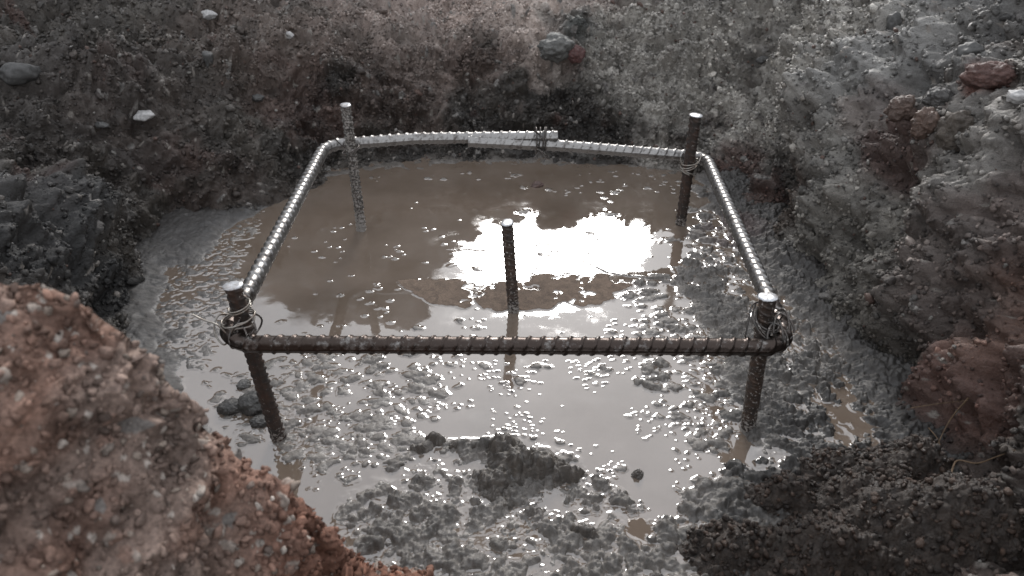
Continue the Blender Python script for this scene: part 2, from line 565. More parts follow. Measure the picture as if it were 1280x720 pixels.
# outer land to the horizon
ro = np.concatenate([[1.0], np.geomspace(1.02, 60, 30)])
rimr = Rr[-1]; rimz = V.reshape(NS, NPHI, 3)[-1, ::8, 2]
ph8 = phi[::8]
RO = rimr[::8][None] * ro[:, None] * 0.998
OX = CX + RO * np.sin(ph8)[None]; OY = CY + RO * np.cos(ph8)[None]
OZ = rimz[None] * np.exp(-(ro[:, None] - 1) * 1.5) + 0.45 * (1 - np.exp(-(ro[:, None] - 1) * 1.5)) - 0.012
OV = np.stack([OX.ravel(), OY.ravel(), OZ.ravel()], 1)
oc = lerp(BROWN, RED, sstep(0, .5, fbm(OV, 4, 3, 5)) * .5)
tag(mesh_np('land', OV, grid_faces(len(ro), len(ph8), True), M_soil, oc), kind='structure')

# ------------------------------------------------------------------ pit floor: mud relief and the water on it
GXY = 0.0012
gx = np.arange(-0.66, 0.74, GXY); gy = np.arange(0.36, 1.52, GXY)
nx, ny = len(gx), len(gy)
GX, GY = np.meshgrid(gx, gy)
PF = np.stack([GX.ravel(), GY.ravel(), np.zeros(nx * ny)], 1)
FU, FW, FD = project(PF)


def region(pts, soft):
    """1 inside a polygon drawn on the floor, falling off over soft metres"""
    q = np.array([[*onz(u, v, 0)][:2] for u, v in pts])
    x, y = PF[:, 0], PF[:, 1]
    inside = np.zeros(len(x), bool)
    dmin = np.full(len(x), 9.0)
    for i in range(len(q)):
        a, b_ = q[i], q[(i + 1) % len(q)]
        cond = ((a[1] > y) != (b_[1] > y))
        xi = (b_[0] - a[0]) * (y - a[1]) / (b_[1] - a[1] + 1e-12) + a[0]
        inside ^= cond & (x < xi)
        ab = b_ - a
        tt = np.clip(((x - a[0]) * ab[0] + (y - a[1]) * ab[1]) / (ab @ ab), 0, 1)
        dmin = np.minimum(dmin, np.hypot(x - a[0] - tt * ab[0], y - a[1] - tt * ab[1]))
    sd = np.where(inside, dmin, -dmin)
    return sstep(-soft, soft, sd)


edge_n = fbm(PF, 0.05, 4, 101)
fn = fbm(PF, 0.018, 3, 102)
mud = -0.016 + 0 * GX.ravel()
rough_reg = region([(880, 215), (895, 300), (830, 330), (880, 420), (900, 470), (960, 560), (900, 600), (860, 640), (840, 760), (1300, 760), (1300, 400), (1120, 330), (1000, 215)], 0.03)
near_reg = region([(420, 610), (520, 560), (600, 545), (720, 560), (770, 600), (850, 640), (830, 780), (380, 780)], 0.03)
shal = region([(180, 260), (330, 250), (280, 300), (300, 380), (240, 480), (330, 620), (450, 780), (0, 780), (100, 300)], 0.03)
wide = region([(350, 470), (560, 400), (860, 340), (980, 420), (1050, 600), (800, 800), (250, 800), (240, 500)], 0.05)
backm = region([(400, 195), (880, 195), (890, 225), (700, 222), (560, 232), (420, 232)], 0.03)
mud = mud + 0.0080 * wide + 0.0152 * rough_reg + 0.0066 * near_reg + 0.0130 * shal + 0.0135 * backm
mud = mud + 0.006 * edge_n * (0.3 + 1.3 * rough_reg + 1.3 * near_reg + 0.3 * shal) + 0.0022 * fn * (0.5 + near_reg + rough_reg)
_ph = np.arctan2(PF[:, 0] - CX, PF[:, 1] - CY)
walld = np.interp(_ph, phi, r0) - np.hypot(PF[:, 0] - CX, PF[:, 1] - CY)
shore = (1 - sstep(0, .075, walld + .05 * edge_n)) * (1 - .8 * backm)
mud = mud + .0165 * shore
# a bar of silt that just breaks the surface between the clear pool and the near mud
silt = region([(500, 352), (560, 350), (600, 356), (640, 352), (700, 343), (760, 346), (785, 356), (765, 378), (690, 386), (600, 388), (540, 380)], 0.025)
silt = np.clip(silt * (1 + 0.7 * edge_n + .8 * fn), 0, 1)
# a shallow gully along the right hand side
def stroke(pts, w):
    q = np.array([[*onz(u, v, 0)][:2] for u, v in pts])
    x, y = PF[:, 0] + 0.006 * edge_n, PF[:, 1] + 0.006 * fn
    d = np.full(len(x), 9.0)
    for a, b_ in zip(q[:-1], q[1:]):
        ab = b_ - a
        tt = np.clip(((x - a[0]) * ab[0] + (y - a[1]) * ab[1]) / (ab @ ab), 0, 1)
        d = np.minimum(d, np.hypot(x - a[0] - tt * ab[0], y - a[1] - tt * ab[1]))
    return np.exp(-(d / w) ** 2)


gully = stroke([(975, 440), (1010, 470), (1035, 520), (1070, 565), (1110, 600)], 0.010)
mud = mud - 0.002 * gully
mud = mud - 0.018 * stroke([(676, 614), (722, 642)], 0.022) - 0.016 * stroke([(900, 560), (940, 590), (990, 575)], .016)
ridges = [([(500, 575), (540, 552), (590, 560), (640, 552)], .011, .010), ([(450, 620), (520, 610), (560, 640)], .012, .005),
          ([(560, 650), (600, 640), (640, 655)], .010, .006), ([(520, 700), (580, 690)], .012, .006), ([(700, 690), (760, 675), (800, 690)], .012, .006),
          ([(720, 322), (760, 340), (800, 347), (830, 350)], .003, .0165), ([(560, 312), (610, 313)], .003, .0155), ([(660, 305), (700, 304)], .003, .0162),
          ([(500, 395), (560, 410), (600, 405)], .004, .004)]
for pts, w, h in ridges:
    mud = mud + h * stroke(pts, w)
for _u, _v in ((349, 548), (934, 538), (851, 280), (452, 287), (642, 388)):
    _p = onz(_u, _v, 0)
    _d = np.hypot(PF[:, 0] - _p.x, PF[:, 1] - _p.y)
    mud = mud + (0.012 + .008 * fn) * np.exp(-(_d / .013) ** 2)
M2 = mud.reshape(ny, nx)

# stamped lumps
WN = fbm(PF, 0.006, 2, 111).reshape(ny, nx)


def stamp(x, y, r, top, el=1.0, ang=0.0):
    global M2
    R_ = r * 1.6 * max(el, 1)
    i0, i1 = np.searchsorted(gx, [x - R_, x + R_]); j0, j1 = np.searchsorted(gy, [y - R_, y + R_])
    if i1 - i0 < 2 or j1 - j0 < 2: return
    dx = GX[j0:j1, i0:i1] - x; dy = GY[j0:j1, i0:i1] - y
    ca, sa = math.cos(ang), math.sin(ang)
    d = np.sqrt(((dx * ca + dy * sa) / (r * el)) ** 2 + ((-dx * sa + dy * ca) / r) ** 2) + 0.55 * WN[j0:j1, i0:i1]
    cap = top * (1 - np.clip(d, 0, 2) ** 2.2) + np.where(d > 1, -0.006 * (d - 1), 0)
    M2[j0:j1, i0:i1] = np.maximum(M2[j0:j1, i0:i1], cap)


def scatter(poly, nsmp, rmin, rmax, hk=0.6, clus=0.0, power=3.0):
    us = [p[0] for p in poly]; vs = [p[1] for p in poly]
    k = 0
    tries = 0
    while k < nsmp and tries < nsmp * 30:
        tries += 1
        u = random.uniform(min(us), max(us)); v = random.uniform(min(vs), max(vs))
        ins = False
        for i in range(len(poly)):
            (ax, ay), (bx, by) = poly[i], poly[(i + 1) % len(poly)]
            if (ay > v) != (by > v) and u < (bx - ax) * (v - ay) / (by - ay) + ax: ins = not ins
        if not ins: continue
        p = onz(u, v, 0)
        if clus:
            q = np.array([[p.x, p.y, 0]])
            if fbm(q, 0.05, 3, 131)[0] < clus * random.random() - 0.15: continue
        r = rmin + (rmax - rmin) * random.random() ** power
        stamp(p.x, p.y, r, r * hk * random.uniform(.6, 1.2), random.uniform(1, 1.8), random.uniform(-.6, .6))
        k += 1


main = [(340, 450), (560, 400), (700, 390), (860, 360), (960, 420), (1040, 520), (960, 620), (880, 680), (800, 720), (560, 720), (430, 640), (300, 560), (250, 480)]
scatter(main, 760, .0014, .0065, .6, .6, 2.8)
scatter(main, 1200, .0009, .0019, .8, .3, 1.5)
scatter([(250, 450), (560, 440), (560, 560), (420, 600), (280, 540)], 190, .003, .0095, .45, 0, 1.5)
scatter([(780, 350), (900, 330), (960, 420), (1020, 520), (960, 560), (860, 560), (800, 480)], 260, .002, .010, .6, 0, 2)
scatter([(870, 230), (960, 260), (1120, 480), (1150, 600), (960, 620), (960, 450), (860, 330)], 900, .0025, .012, .6, .4, 2.2)
scatter([(430, 600), (560, 560), (760, 600), (840, 700), (800, 725), (480, 725)], 900, .002, .010, .6, .5, 2.6)
scatter([(850, 600), (1000, 560), (1200, 560), (1280, 730), (800, 730)], 500, .003, .012, .8, 0, 1.6)
scatter([(400, 210), (870, 210), (880, 270), (760, 262), (620, 225), (420, 235)], 90, .0015, .006, .28, .4, 2)
scatter([(330, 300), (560, 240), (620, 265), (560, 330), (420, 330), (340, 380)], 40, .0012, .004, .35, .6, 2)
scatter([(380, 350), (560, 330), (840, 270), (860, 350), (560, 395), (330, 430)], 60, .0012, .0045, .3, .5, 2)
scatter([(190, 290), (330, 255), (300, 340), (280, 400), (250, 470), (180, 420)], 900, .002, .007, .25, 0, 1.6)
for u, v, r, k in ((655, 265, .008, .3), (735, 292, .006, .3), (762, 268, .008, .3), (840, 300, .008, .4), (860, 262, .01, .4)):
    p = onz(u, v); stamp(p.x, p.y, r, r * k, 1.8, 0)
mud = M2.ravel()
# pressure ring where each stake stands
above = sstep(-0.001, 0.003, mud)
g1a, g1b, g1i = worley(PF + 0.002 * np.stack([fn, edge_n, fn], 1), 0.0085, 141)
g2a, g2b, g2i = worley(PF, 0.0042, 142)
mud2 = mud + above * (0.010 * (bil(PF, .020, 3, 181) - .42) * np.maximum(np.maximum(rough_reg, near_reg), shore) + 0.0034 * (0.5 - g1a) * (2.2 * g1i ** 2) + 0.0016 * (0.5 - g2a) * g2i * 1.6 + .0035 * fbm(PF, .013, 4, 161)) * (0.4 + 1.1 * np.maximum(rough_reg, near_reg))
mud2 = np.where(silt > 0.01, np.maximum(mud2, np.minimum(-0.016 + 0.034 * silt, .0012) + .0004 * fn), mud2)
FV = PF.copy(); FV[:, 2] = mud2
mc = lerp(np.array([0.135, 0.120, 0.106]), np.array([0.088, 0.079, 0.070]), sstep(0.001, 0.010, mud2))
mc = lerp(mc, np.array([0.135, 0.095, 0.068]), sstep(0.3, .5, silt) * 0.95)
mc = lerp(mc, np.array([0.060, 0.054, 0.050]), shal * .8)
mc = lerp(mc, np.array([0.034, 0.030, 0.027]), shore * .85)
rb = blob(PF, onz(915, 290), .07, 7)
mc = lerp(mc, np.array([0.075, 0.045, 0.04]), rb * 0.6)
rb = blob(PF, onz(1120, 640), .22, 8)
mc = lerp(mc, DARK * .6, rb * .9)  # dark soil colour, deepened here to carry the corner vignette
mc *= (0.8 + 0.4 * g1i)[:, None]
ff = grid_faces(ny, nx)
deep = mud2 < -0.006
keep = ~(deep[ff].all(1))
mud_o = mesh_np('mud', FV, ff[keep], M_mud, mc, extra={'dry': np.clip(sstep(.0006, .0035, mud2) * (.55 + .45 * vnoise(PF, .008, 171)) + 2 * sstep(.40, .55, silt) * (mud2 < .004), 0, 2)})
tag(mud_o, kind='structure')
# water: level, climbing a little where it wets the mud
wz = 0.00065 * np.exp(-np.clip(-mud2, 0, 1) / 0.0012) * sstep(-0.008, -0.0005, mud2)
wz = wz + 0.00008 * fbm(PF, 0.03, 2, 151)
WV = PF.copy(); WV[:, 2] = wz
keep = ~((mud2 > 0.0022)[ff].all(1))
tag(mesh_np('water', WV, ff[keep], M_water), kind='structure')


# ------------------------------------------------------------------ crumbly bodies (clods, bank)
def clod(name, centre, size, mat, colr, seed, label, cat, group=None, rough=0.22, res=5, rot=0.0, sub2=0.05):
    import bmesh
    bm = bmesh.new()
    bmesh.ops.create_icosphere(bm, subdivisions=res, radius=1)
    vs = np.array([v.co[:] for v in bm.verts]); fs = np.array([[v.index for v in f.verts] for f in bm.faces])
    bm.free()
    Pn = vs + seed * 3.7
    f = 1 + rough * 1.3 * fbm(Pn, 1.1, 3, seed) - rough * 0.9 * (worley(Pn, 0.75, seed)[0] - 0.5)
    f = f + rough * 1.1 * (bil(Pn, .6, 3, seed + 7) - .45)
    f = f - sub2 * 2.2 * (worley(Pn, 0.28, seed + 1)[0] - 0.5)
    if res > 4: f = f - sub2 * (worley(Pn, 0.13, seed + 2)[0] - 0.5)
    if mat in (M_pale, M_grey):
        pn = np.random.default_rng(seed).normal(size=(12, 3)); pn /= np.linalg.norm(pn, axis=1, keepdims=True)
        f = f * np.minimum(1.1, (.78 / np.clip((vs + .05 * fbm(Pn, .5, 2, 4)[:, None]) @ pn.T, .05, None)).min(1))
    vs = vs * f[:, None] * np.array(size)
    ca, sa = math.cos(rot), math.sin(rot)
    vs = vs @ np.array([[ca, sa, 0], [-sa, ca, 0], [0, 0, 1]])
    kw = {}
    if colr is not None:
        kw['colors'] = np.array(colr)[None] * (0.75 + 0.5 * vnoise(Pn, 0.3, seed + 5))[:, None]
    o = mesh_np(name, vs, fs, mat, **kw)
    o.location = centre
    tag(o, label, cat, group)
    return o


mudc = (0.080, 0.068, 0.057)


MOUND = {}


def mud_mound(name, pts, label, seed, step=0.0011, k=1.0, big_k=0.0, mat=None):
    """a crumbly heap standing in the mud: union of humps, as a dense sheet with a skirt under the water"""
    hs_ = [(onz(u, v, 0), r, h, el) for u, v, r, h, el in pts]
    x0 = min(p.x - 2.2 * r * el for p, r, h, el in hs_); x1 = max(p.x + 2.2 * r * el for p, r, h, el in hs_)
    y0 = min(p.y - 2.2 * r for p, r, h, el in hs_); y1 = max(p.y + 2.2 * r for p, r, h, el in hs_)
    ax, ay = np.arange(x0, x1, step), np.arange(y0, y1, step)
    AX, AY = np.meshgrid(ax, ay)
    Pm = np.stack([AX.ravel(), AY.ravel(), np.full(AX.size, seed * .1)], 1)
    wrp = 0.010 * np.stack([fbm(Pm, .03, 3, seed), fbm(Pm, .03, 3, seed + 1)], 1)
    H = np.full(AX.size, -0.02)
    for p, r, h, el in hs_:
        d2 = ((Pm[:, 0] + wrp[:, 0] - p.x) / (r * el)) ** 2 + ((Pm[:, 1] + wrp[:, 1] - p.y) / r) ** 2
        H = np.maximum(H, -0.012 + (h + 0.012) * np.exp(-d2 * 1.1))
    H = H + sstep(-.008, .004, H) * (.75 + .8 * big_k) * (.016 * (bil(Pm, .022, 3, seed + 10) - .42) + 3.0 * big_k * .016 * (bil(Pm, .05, 2, seed + 14) - .42))
    a1, _, i1 = worley(Pm, .011, seed + 3); a2, _, i2 = worley(Pm, .0055, seed + 4); a3, _, i3 = worley(Pm, .003, seed + 5)
    g = sstep(-.008, .004, H)
    H = H + g * big_k * (.008 * fbm(Pm, .035, 4, seed + 8) + .012 * (.5 - worley(Pm + np.c_[wrp, 0 * wrp[:, :1]], .028, seed + 9)[0]))
    H = H + g * (1.6 - 2.4 * big_k) * (0.0075 * (.5 - a1) * (.4 + i1) + .0038 * (.5 - a2) * (.4 + i2) + .0014 * (.5 - a3) + .004 * fbm(Pm, .02, 3, seed + 6))
    Vm = np.stack([AX.ravel(), AY.ravel(), H], 1)
    Vm[:, 0] += 0.002 * (i1 - .5) * g; 
    fq = grid_faces(len(ay), len(ax))
    kp = ~((H < -0.005)[fq].all(1))
    fq = fq[kp]
    used = np.unique(fq); remap = np.zeros(len(Vm), int); remap[used] = np.arange(len(used))
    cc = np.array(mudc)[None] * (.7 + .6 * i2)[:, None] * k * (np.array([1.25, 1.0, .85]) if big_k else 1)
    ctr = Vm[used].mean(0); ctr[2] = 0
    o = mesh_np(name, Vm[used] - ctr, remap[fq], mat or M_clod, cc[used])
    o.location = ctr
    tag(o, label, 'mud heap')
    o['_v'] = 0
    del o['_v']
    MOUND[seed] = (Vm, grid_normals(Vm, len(ay), len(ax)), used, cc)
    return o


mud_mound('mud_heap', [(632, 566, .020, .026, 1.2), (650, 584, .028, .034, 1.2), (676, 588, .024, .030, 1.3), (706, 592, .017, .018, 1.4), (622, 604, .022, .020, 1.2), (618, 620, .016, .010, 1.4),
                       (640, 632, .014, .009, 1.6), (672, 640, .010, .005, 1.6), (720, 592, .010, .008, 1.4)],
          'crumbly grey brown mud heap curled round a small puddle in the near mud', 201)
mud_mound('mud_heap', [(520, 562, .010, .010, 1.8), (545, 553, .011, .012, 1.6), (572, 560, .009, .010, 1.6), (500, 582, .008, .007, 2.0), (590, 563, .008, .006, 1.6)],
          'low ridge of crumbly mud just left of the larger heap', 211)
mud_mound('mud_heap', [(728, 668, .010, .010, 1.6), (745, 676, .008, .007, 1.6)], 'small low mud heap between the near puddle and the bottom edge', 221)
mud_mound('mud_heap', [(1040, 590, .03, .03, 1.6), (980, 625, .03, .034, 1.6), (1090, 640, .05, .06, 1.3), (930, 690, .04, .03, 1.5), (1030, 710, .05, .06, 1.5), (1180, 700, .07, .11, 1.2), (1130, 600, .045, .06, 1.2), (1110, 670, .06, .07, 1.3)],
          'wide dark crumbly soil heap filling the near right corner of the pit', 231, step=.0013, k=.34, big_k=.25, mat=M_soil)  # heap's dark brown also holds the painted corner vignette

p = onz(290, 512); clod('mud_clod', (p.x, p.y, .002), (.017, .014, .012), M_clod, (.05, .047, .043), 31, 'dark wet clod left of the larger clod by the near left stake', 'clod', 'clods by the near left stake', .2, 5)
p = onz(322, 508); clod('mud_clod', (p.x, p.y, .004), (.022, .018, .017), M_clod, (.05, .047, .043), 32, 'largest dark wet clod, beside the foot of the near left stake', 'clod', 'clods by the near left stake', .2, 5, .4)
p = onz(305, 482); clod('mud_clod', (p.x, p.y, .001), (.010, .009, .007), M_clod, (.10, .095, .088), 33, 'smooth rounded grey clod behind the two dark ones', 'clod', 'clods by the near left stake', .15, 5)
p = onz(326, 528); clod('mud_clod', (p.x, p.y, .000), (.014, .010, .009), M_clod, (.05, .047, .043), 34, 'small flat dark clod in front of the largest clod', 'clod', 'clods by the near left stake', .2, 5)
p = onz(671, 232); clod('mud_clod', (p.x, p.y, .001), (.012, .009, .008), M_clod, (.09, .05, .04), 35, 'small reddish clod alone in the brown water near the back bar', 'clod', None, .3, 5)
p = onz(797, 594); clod('mud_clod', (p.x, p.y, .001), (.006, .005, .0065), M_clod, (.10, .09, .08), 36, 'small knobbly grey clod in the mud between the curled heap and the near right stake', 'clod', None, .4, 5, .3, .09)

# ------------------------------------------------------------------ the clay bank in the near left corner
crest_px = [(-260, 350, .40), (-120, 343, .41), (0, 349, .42), (70, 352, .43), (100, 366, .435), (130, 388, .44), (170, 415, .45), (205, 445, .46), (240, 492, .475),
            (262, 522, .485), (300, 560, .50), (335, 588, .515), (375, 618, .53), (405, 632, .54), (430, 668, .56), (462, 697, .58), (505, 722, .60), (560, 770, .62), (620, 830, .63)]
C = np.array([[*ondepth(a[0] - 9, a[1] + 3, a[2])] for a in crest_px])
C[:, 2] = np.maximum(C[:, 2], 0.0)
ds = np.concatenate([[0], np.cumsum(np.linalg.norm(np.diff(C, axis=0), axis=1))])
NB = 640
ts = np.linspace(0, ds[-1], NB)
CC = np.stack([np.interp(ts, ds, C[:, k]) for k in range(3)], 1)
for k in range(3):
    ker = np.hanning(15); ker /= ker.sum()
    CC[:, k] = np.convolve(np.pad(CC[:, k], 7, 'edge'), ker, 'valid')
rows = []
back = np.array([-0.02, 0.16, 0])           # behind the crest it drops to the floor
for tt in np.linspace(1, 0, 90, endpoint=False):
    q = CC + np.array([-0.02, 0.07, 0]) * math.sin(tt * math.pi / 2)
    q[:, 2] = CC[:, 2] * (1 - tt ** 1.3) - 0.03 * tt
    rows.append(q)
for tt in np.linspace(0, 1, 520):
    q = CC.copy()
    # in front the bank comes towards the camera, sinking slowly, then falls
    q[:, 0] = CC[:, 0] - 0.16 * tt
    q[:, 1] = CC[:, 1] - 0.50 * tt
    q[:, 2] = CC[:, 2] - 0.13 * tt - 0.10 * tt ** 2 - 0.03 * np.sqrt(tt)
    rows.append(q)
BV = np.concatenate(rows, 0)
nbr = len(rows)
BN = grid_normals(BV, nbr, NB)
if BN[200 * NB + 300, 2] < 0: BN = -BN
B0 = BV.copy()
warp = 0.012 * np.stack([fbm(B0, .05, 3, 301), fbm(B0, .05, 3, 302), fbm(B0, .05, 3, 303)], 1)
a0, _, i0_ = worley(B0 + warp, .085, 310)
w2_ = .0035 * np.stack([fbm(B0, .011, 2, 307), fbm(B0, .011, 2, 308), fbm(B0, .011, 2, 309)], 1)
a1, b1, i1 = worley(B0 + warp + w2_, .030, 311)
a2, b2, i2 = worley(B0 + warp * .5 + w2_, .0125, 312)
a3, b3, i3 = worley(B0 + w2_ * .8, .0058, 313)
crack = 1 - sstep(0.0, 0.10, _smooth_b := (worley(B0 + warp * 1.8, .11, 314)[1] - worley(B0 + warp * 1.8, .11, 314)[0]))
crack = crack * sstep(-.1, .3, fbm(B0, .15, 2, 315))
bd = 0.030 * (bil(B0 + warp, .075, 3, 330) - .45) + .014 * (bil(B0 + warp, .028, 3, 334) - .45) + 0.024 * fbm(B0, .14, 3, 305) + .022 * (.3 - np.abs(fbm(B0 + warp, .075, 4, 304))) + 0.020 * (.5 - a0) * (.3 + i0_) + .007 * (.5 - a1) * (.2 + 1.3 * i1) + .0030 * (.5 - a2) * (.2 + 1.4 * i2) + .0012 * (.5 - a3) + .005 * fbm(B0, .022, 4, 306) - 0.010 * crack
# stones set in the clay
st = (i2 > .86) & (a2 < .42)
bd = bd + np.where(i2 > .86, .0035 * np.sqrt(np.clip(1 - (a2 / .45) ** 2, 0, 1)), 0)
BV = BV + BN * bd[:, None]
lay = fbm(B0 * np.array([1, 1, 2.5]), .12, 4, 320)
bc = lerp(np.array([.19, .145, .122]), np.array([.19, .118, .090]), sstep(-.2, .35, lay))
bc = lerp(bc, np.array([.27, .23, .20]), sstep(.25, .6, fbm(B0, .07, 4, 321)) * .8)
bc = lerp(bc, np.array([.17, .12, .10]), sstep(.2, .55, fbm(B0, .09, 4, 322)) * .8)
rgt = sstep(240, 400, project(B0)[0])
bc = lerp(bc, np.array([.18, .078, .048]), rgt * .7)
bc *= (.9 + .75 * i1)[:, None] * np.array([.80, .76, .74])
bc[st] = lerp(np.array([.30, .25, .215]), np.array([.25, .165, .13]), (i3 > .5).astype(float))[st]
s2_ = (i3 > .90) & (a3 < .5)
bc[s2_] = np.array([.38, .33, .29])
s2_ = (i2 < .05) & (a2 < .45)
bc[s2_] = np.array([.19, .17, .155])
bank = mesh_np('clay_bank', BV, grid_faces(nbr, NB), M_bank, bc)
tag(bank, 'large reddish brown bank of gravelly clay, out of focus in the near left corner', 'clay bank')


# ------------------------------------------------------------------ ribbed steel bar along a path
def smooth_path(pts, step):
    pts = [np.array(p, float) for p in pts]
    out = []
    for a, b_ in zip(pts[:-1], pts[1:]):
        L = np.linalg.norm(b_ - a)
        k = max(1, int(round(L / step)))
        for i in range(k): out.append(a + (b_ - a) * i / k)
    out.append(pts[-1])
    return np.array(out)


def tube(path, rad_fn, nseg, seedn=(0, 0, 1)):
    path = np.asarray(path)
    Tn = np.gradient(path, axis=0); Tn /= np.linalg.norm(Tn, axis=1, keepdims=True)
    n0 = np.array(seedn, float)
    n0 = n0 - Tn[0] * (n0 @ Tn[0]); n0 /= np.linalg.norm(n0)
    Ns = [n0]
    for i in range(1, len(path)):
        v = Ns[-1] - Tn[i] * (Ns[-1] @ Tn[i]); v /= np.linalg.norm(v); Ns.append(v)
    Ns = np.array(Ns); Bs = np.cross(Tn, Ns)
    S = np.concatenate([[0], np.cumsum(np.linalg.norm(np.diff(path, axis=0), axis=1))])
    th = np.linspace(0, 2 * math.pi, nseg, endpoint=False)
    SG, TH = np.meshgrid(S, th, indexing='ij')
    rr = rad_fn(SG, TH)
    Vt = path[:, None] + rr[..., None] * (np.cos(TH)[..., None] * Ns[:, None] + np.sin(TH)[..., None] * Bs[:, None])
    return Vt.reshape(-1, 3), grid_faces(len(path), nseg, True)


def rebar_r(r0, pitch, ribh, skew=0.9, wob=0.0, long_at=0.0):
    def f(S, TH):
        a = np.mod(TH - long_at, 2 * math.pi)
        half = a > math.pi
        hp = np.mod(a, math.pi) / math.pi                    # 0..1 across each half
        ph = S / pitch + skew * hp + np.where(half, .5, 0)
        fr = np.abs(np.mod(ph, 1) - .5)
        rib = (1 - sstep(.06, .13, fr)) * np.sin(np.clip(hp, 0, 1) * math.pi) ** 0.5
        lng = np.exp(-(np.minimum(hp, 1 - hp) / .045) ** 2)
        r = r0 + ribh * np.maximum(rib, .75 * lng)
        if wob:
            q = np.stack([S.ravel() * 1.0, (np.cos(TH) * .008).ravel(), (np.sin(TH) * .008).ravel()], 1)
            r = r + wob * fbm(q, .012, 3, int(pitch * 1e5)).reshape(S.shape)
        return r
    return f


def cap_fan(V, F_, ring_idx, centre):
    V = np.vstack([V, centre]); k = len(V) - 1
    n = len(ring_idx)
    tri = [[ring_idx[i], ring_idx[(i + 1) % n], k, k] for i in range(n)]
    return V, tri


# the ring of bar, laid out level about 14 cm over the mud
FZ = 0.14
fl = ony(276, 430, .608); fr = ony(987, 434, .620)
bl = ony(407, 181, 1.165); br = ony(882, 196, 1.182)


def bend(a, c, b_, r, n=14):
    a, c, b_ = (np.array(x, float) for x in (a, c, b_))
    u = (a - c) / np.linalg.norm(a - c); w = (b_ - c) / np.linalg.norm(b_ - c)
    ang = math.acos(np.clip(u @ w, -1, 1)); t = r / math.tan(ang / 2)
    p0, p1 = c + u * t, c + w * t
    bis = (u + w) / np.linalg.norm(u + w); o = c + bis * (r / math.sin(ang / 2))
    out = []
    for i in range(n + 1):
        k = i / n; v = (p0 - o) * math.sin((1 - k) * (math.pi - ang)) + (p1 - o) * math.sin(k * (math.pi - ang))
        out.append(o + v / math.sin(math.pi - ang))
    return out


end_a = ony(697, 170.5, 1.182)
end_b = ony(585, 176.5, 1.172)
ua = ony(520, 173, 1.178)
path = [end_a, ua] + bend(ua, bl, fl, .034) + bend(bl, fl, fr, .036) + bend(fl, fr, br, .034) + bend(fr, br, end_b, .030) + [ony(700, 182, 1.176), end_b]
path = smooth_path(path, 0.00125)
Vt, Ft = tube(path, rebar_r(.0092, .0145, .0017, .8, .0002, long_at=math.pi / 2), 40)
Vt, c1 = cap_fan(Vt, Ft, list(range(40)), path[0])
k0 = (len(path) - 1) * 40
Vt, c2 = cap_fan(Vt, Ft, list(range(k0, k0 + 40)), path[-1])
me_f = [list(map(int, f)) for f in Ft]
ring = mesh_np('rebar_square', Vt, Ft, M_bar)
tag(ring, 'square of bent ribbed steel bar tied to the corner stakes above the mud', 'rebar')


def add_tris(o, tris):
    import bmesh
    bm = bmesh.new(); bm.from_mesh(o.data); bm.verts.ensure_lookup_table()
    for t in tris:
        try: bm.faces.new([bm.verts[i] for i in t[:3]])
        except Exception: pass
    bmesh.ops.recalc_face_normals(bm, faces=bm.faces[:])
    bm.to_mesh(o.data); bm.free()


add_tris(ring, c1 + c2)


def stake(base_uv, top_uv, label, mat, seed, wob=.0006, r=.0078, pitch=.0095):
    b0 = onz(*base_uv, 0.0); t0 = ony(*top_uv, b0.y)
    b0, t0 = np.array(b0), np.array(t0)
    d = (t0 - b0) / np.linalg.norm(t0 - b0)
    st0 = b0 - d * 0.05
    L = np.linalg.norm(t0 - st0)
    loc = st0 + d * 0.05
    pth = np.array([st0 + d * L * i / 260 for i in range(261)]) - loc
    Vs, Fs = tube(pth, rebar_r(r, pitch, .0016, 1.0, wob, long_at=random.uniform(0, 3)), 36, (0, 1, 0))
    root = bpy.data.objects.new('rebar_stake', None); col.objects.link(root); root.location = loc
    root.empty_display_size = .02
    tag(root, label, 'rebar stake', 'rebar stakes driven into the mud')
    mesh_np('shaft', Vs, Fs, mat, parent=root)
    # sawn end: a thin slightly burred disc, part of the stake with its own bright look
    n_ = 36
    th = np.linspace(0, 2 * math.pi, n_, endpoint=False)
    top = pth[-1]
    s1 = np.cross(d, [0, 1, 0]); s1 /= np.linalg.norm(s1); s2v = np.cross(d, s1)
    rng_ = np.random.default_rng(seed)
    rad = (r + .0014) * (1 + .10 * np.sin(th * 2 + seed) + .04 * rng_.standard_normal(n_))
    rings = []
    for k, (rr, hz) in enumerate(((.97, -.0012), (1.03, -.0004), (1.0, .0004), (.5, .0003), (.0, .0001))):
        rings.append(top + d * hz + (rad * rr)[:, None] * (np.cos(th)[:, None] * s1 + np.sin(th)[:, None] * s2v))
    Vc = np.concatenate(rings); Fc = grid_faces(5, n_, True)
    mesh_np('cut_end', Vc, Fc, M_cut, parent=root)
    return b0, t0


S_fl = stake((349, 548), (291, 357), 'rusty ribbed stake at the near left corner of the bar frame', M_rusty, 1)
S_fr = stake((934, 538), (960, 371), 'dark ribbed stake at the near right corner, mud spattered', M_stake, 2)
S_br = stake((851, 280), (870, 144), 'smooth looking dark brown stake at the far right corner', M_rusty, 3, .0004, .0085, .012)
S_bl = stake((452, 287), (432, 131), 'stake at the far left corner crusted with pale grey mud', M_crust, 4, .0012)
S_c = stake((642, 388), (634, 278), 'short black stake standing alone in the middle of the puddle', M_stake, 5, .0003)


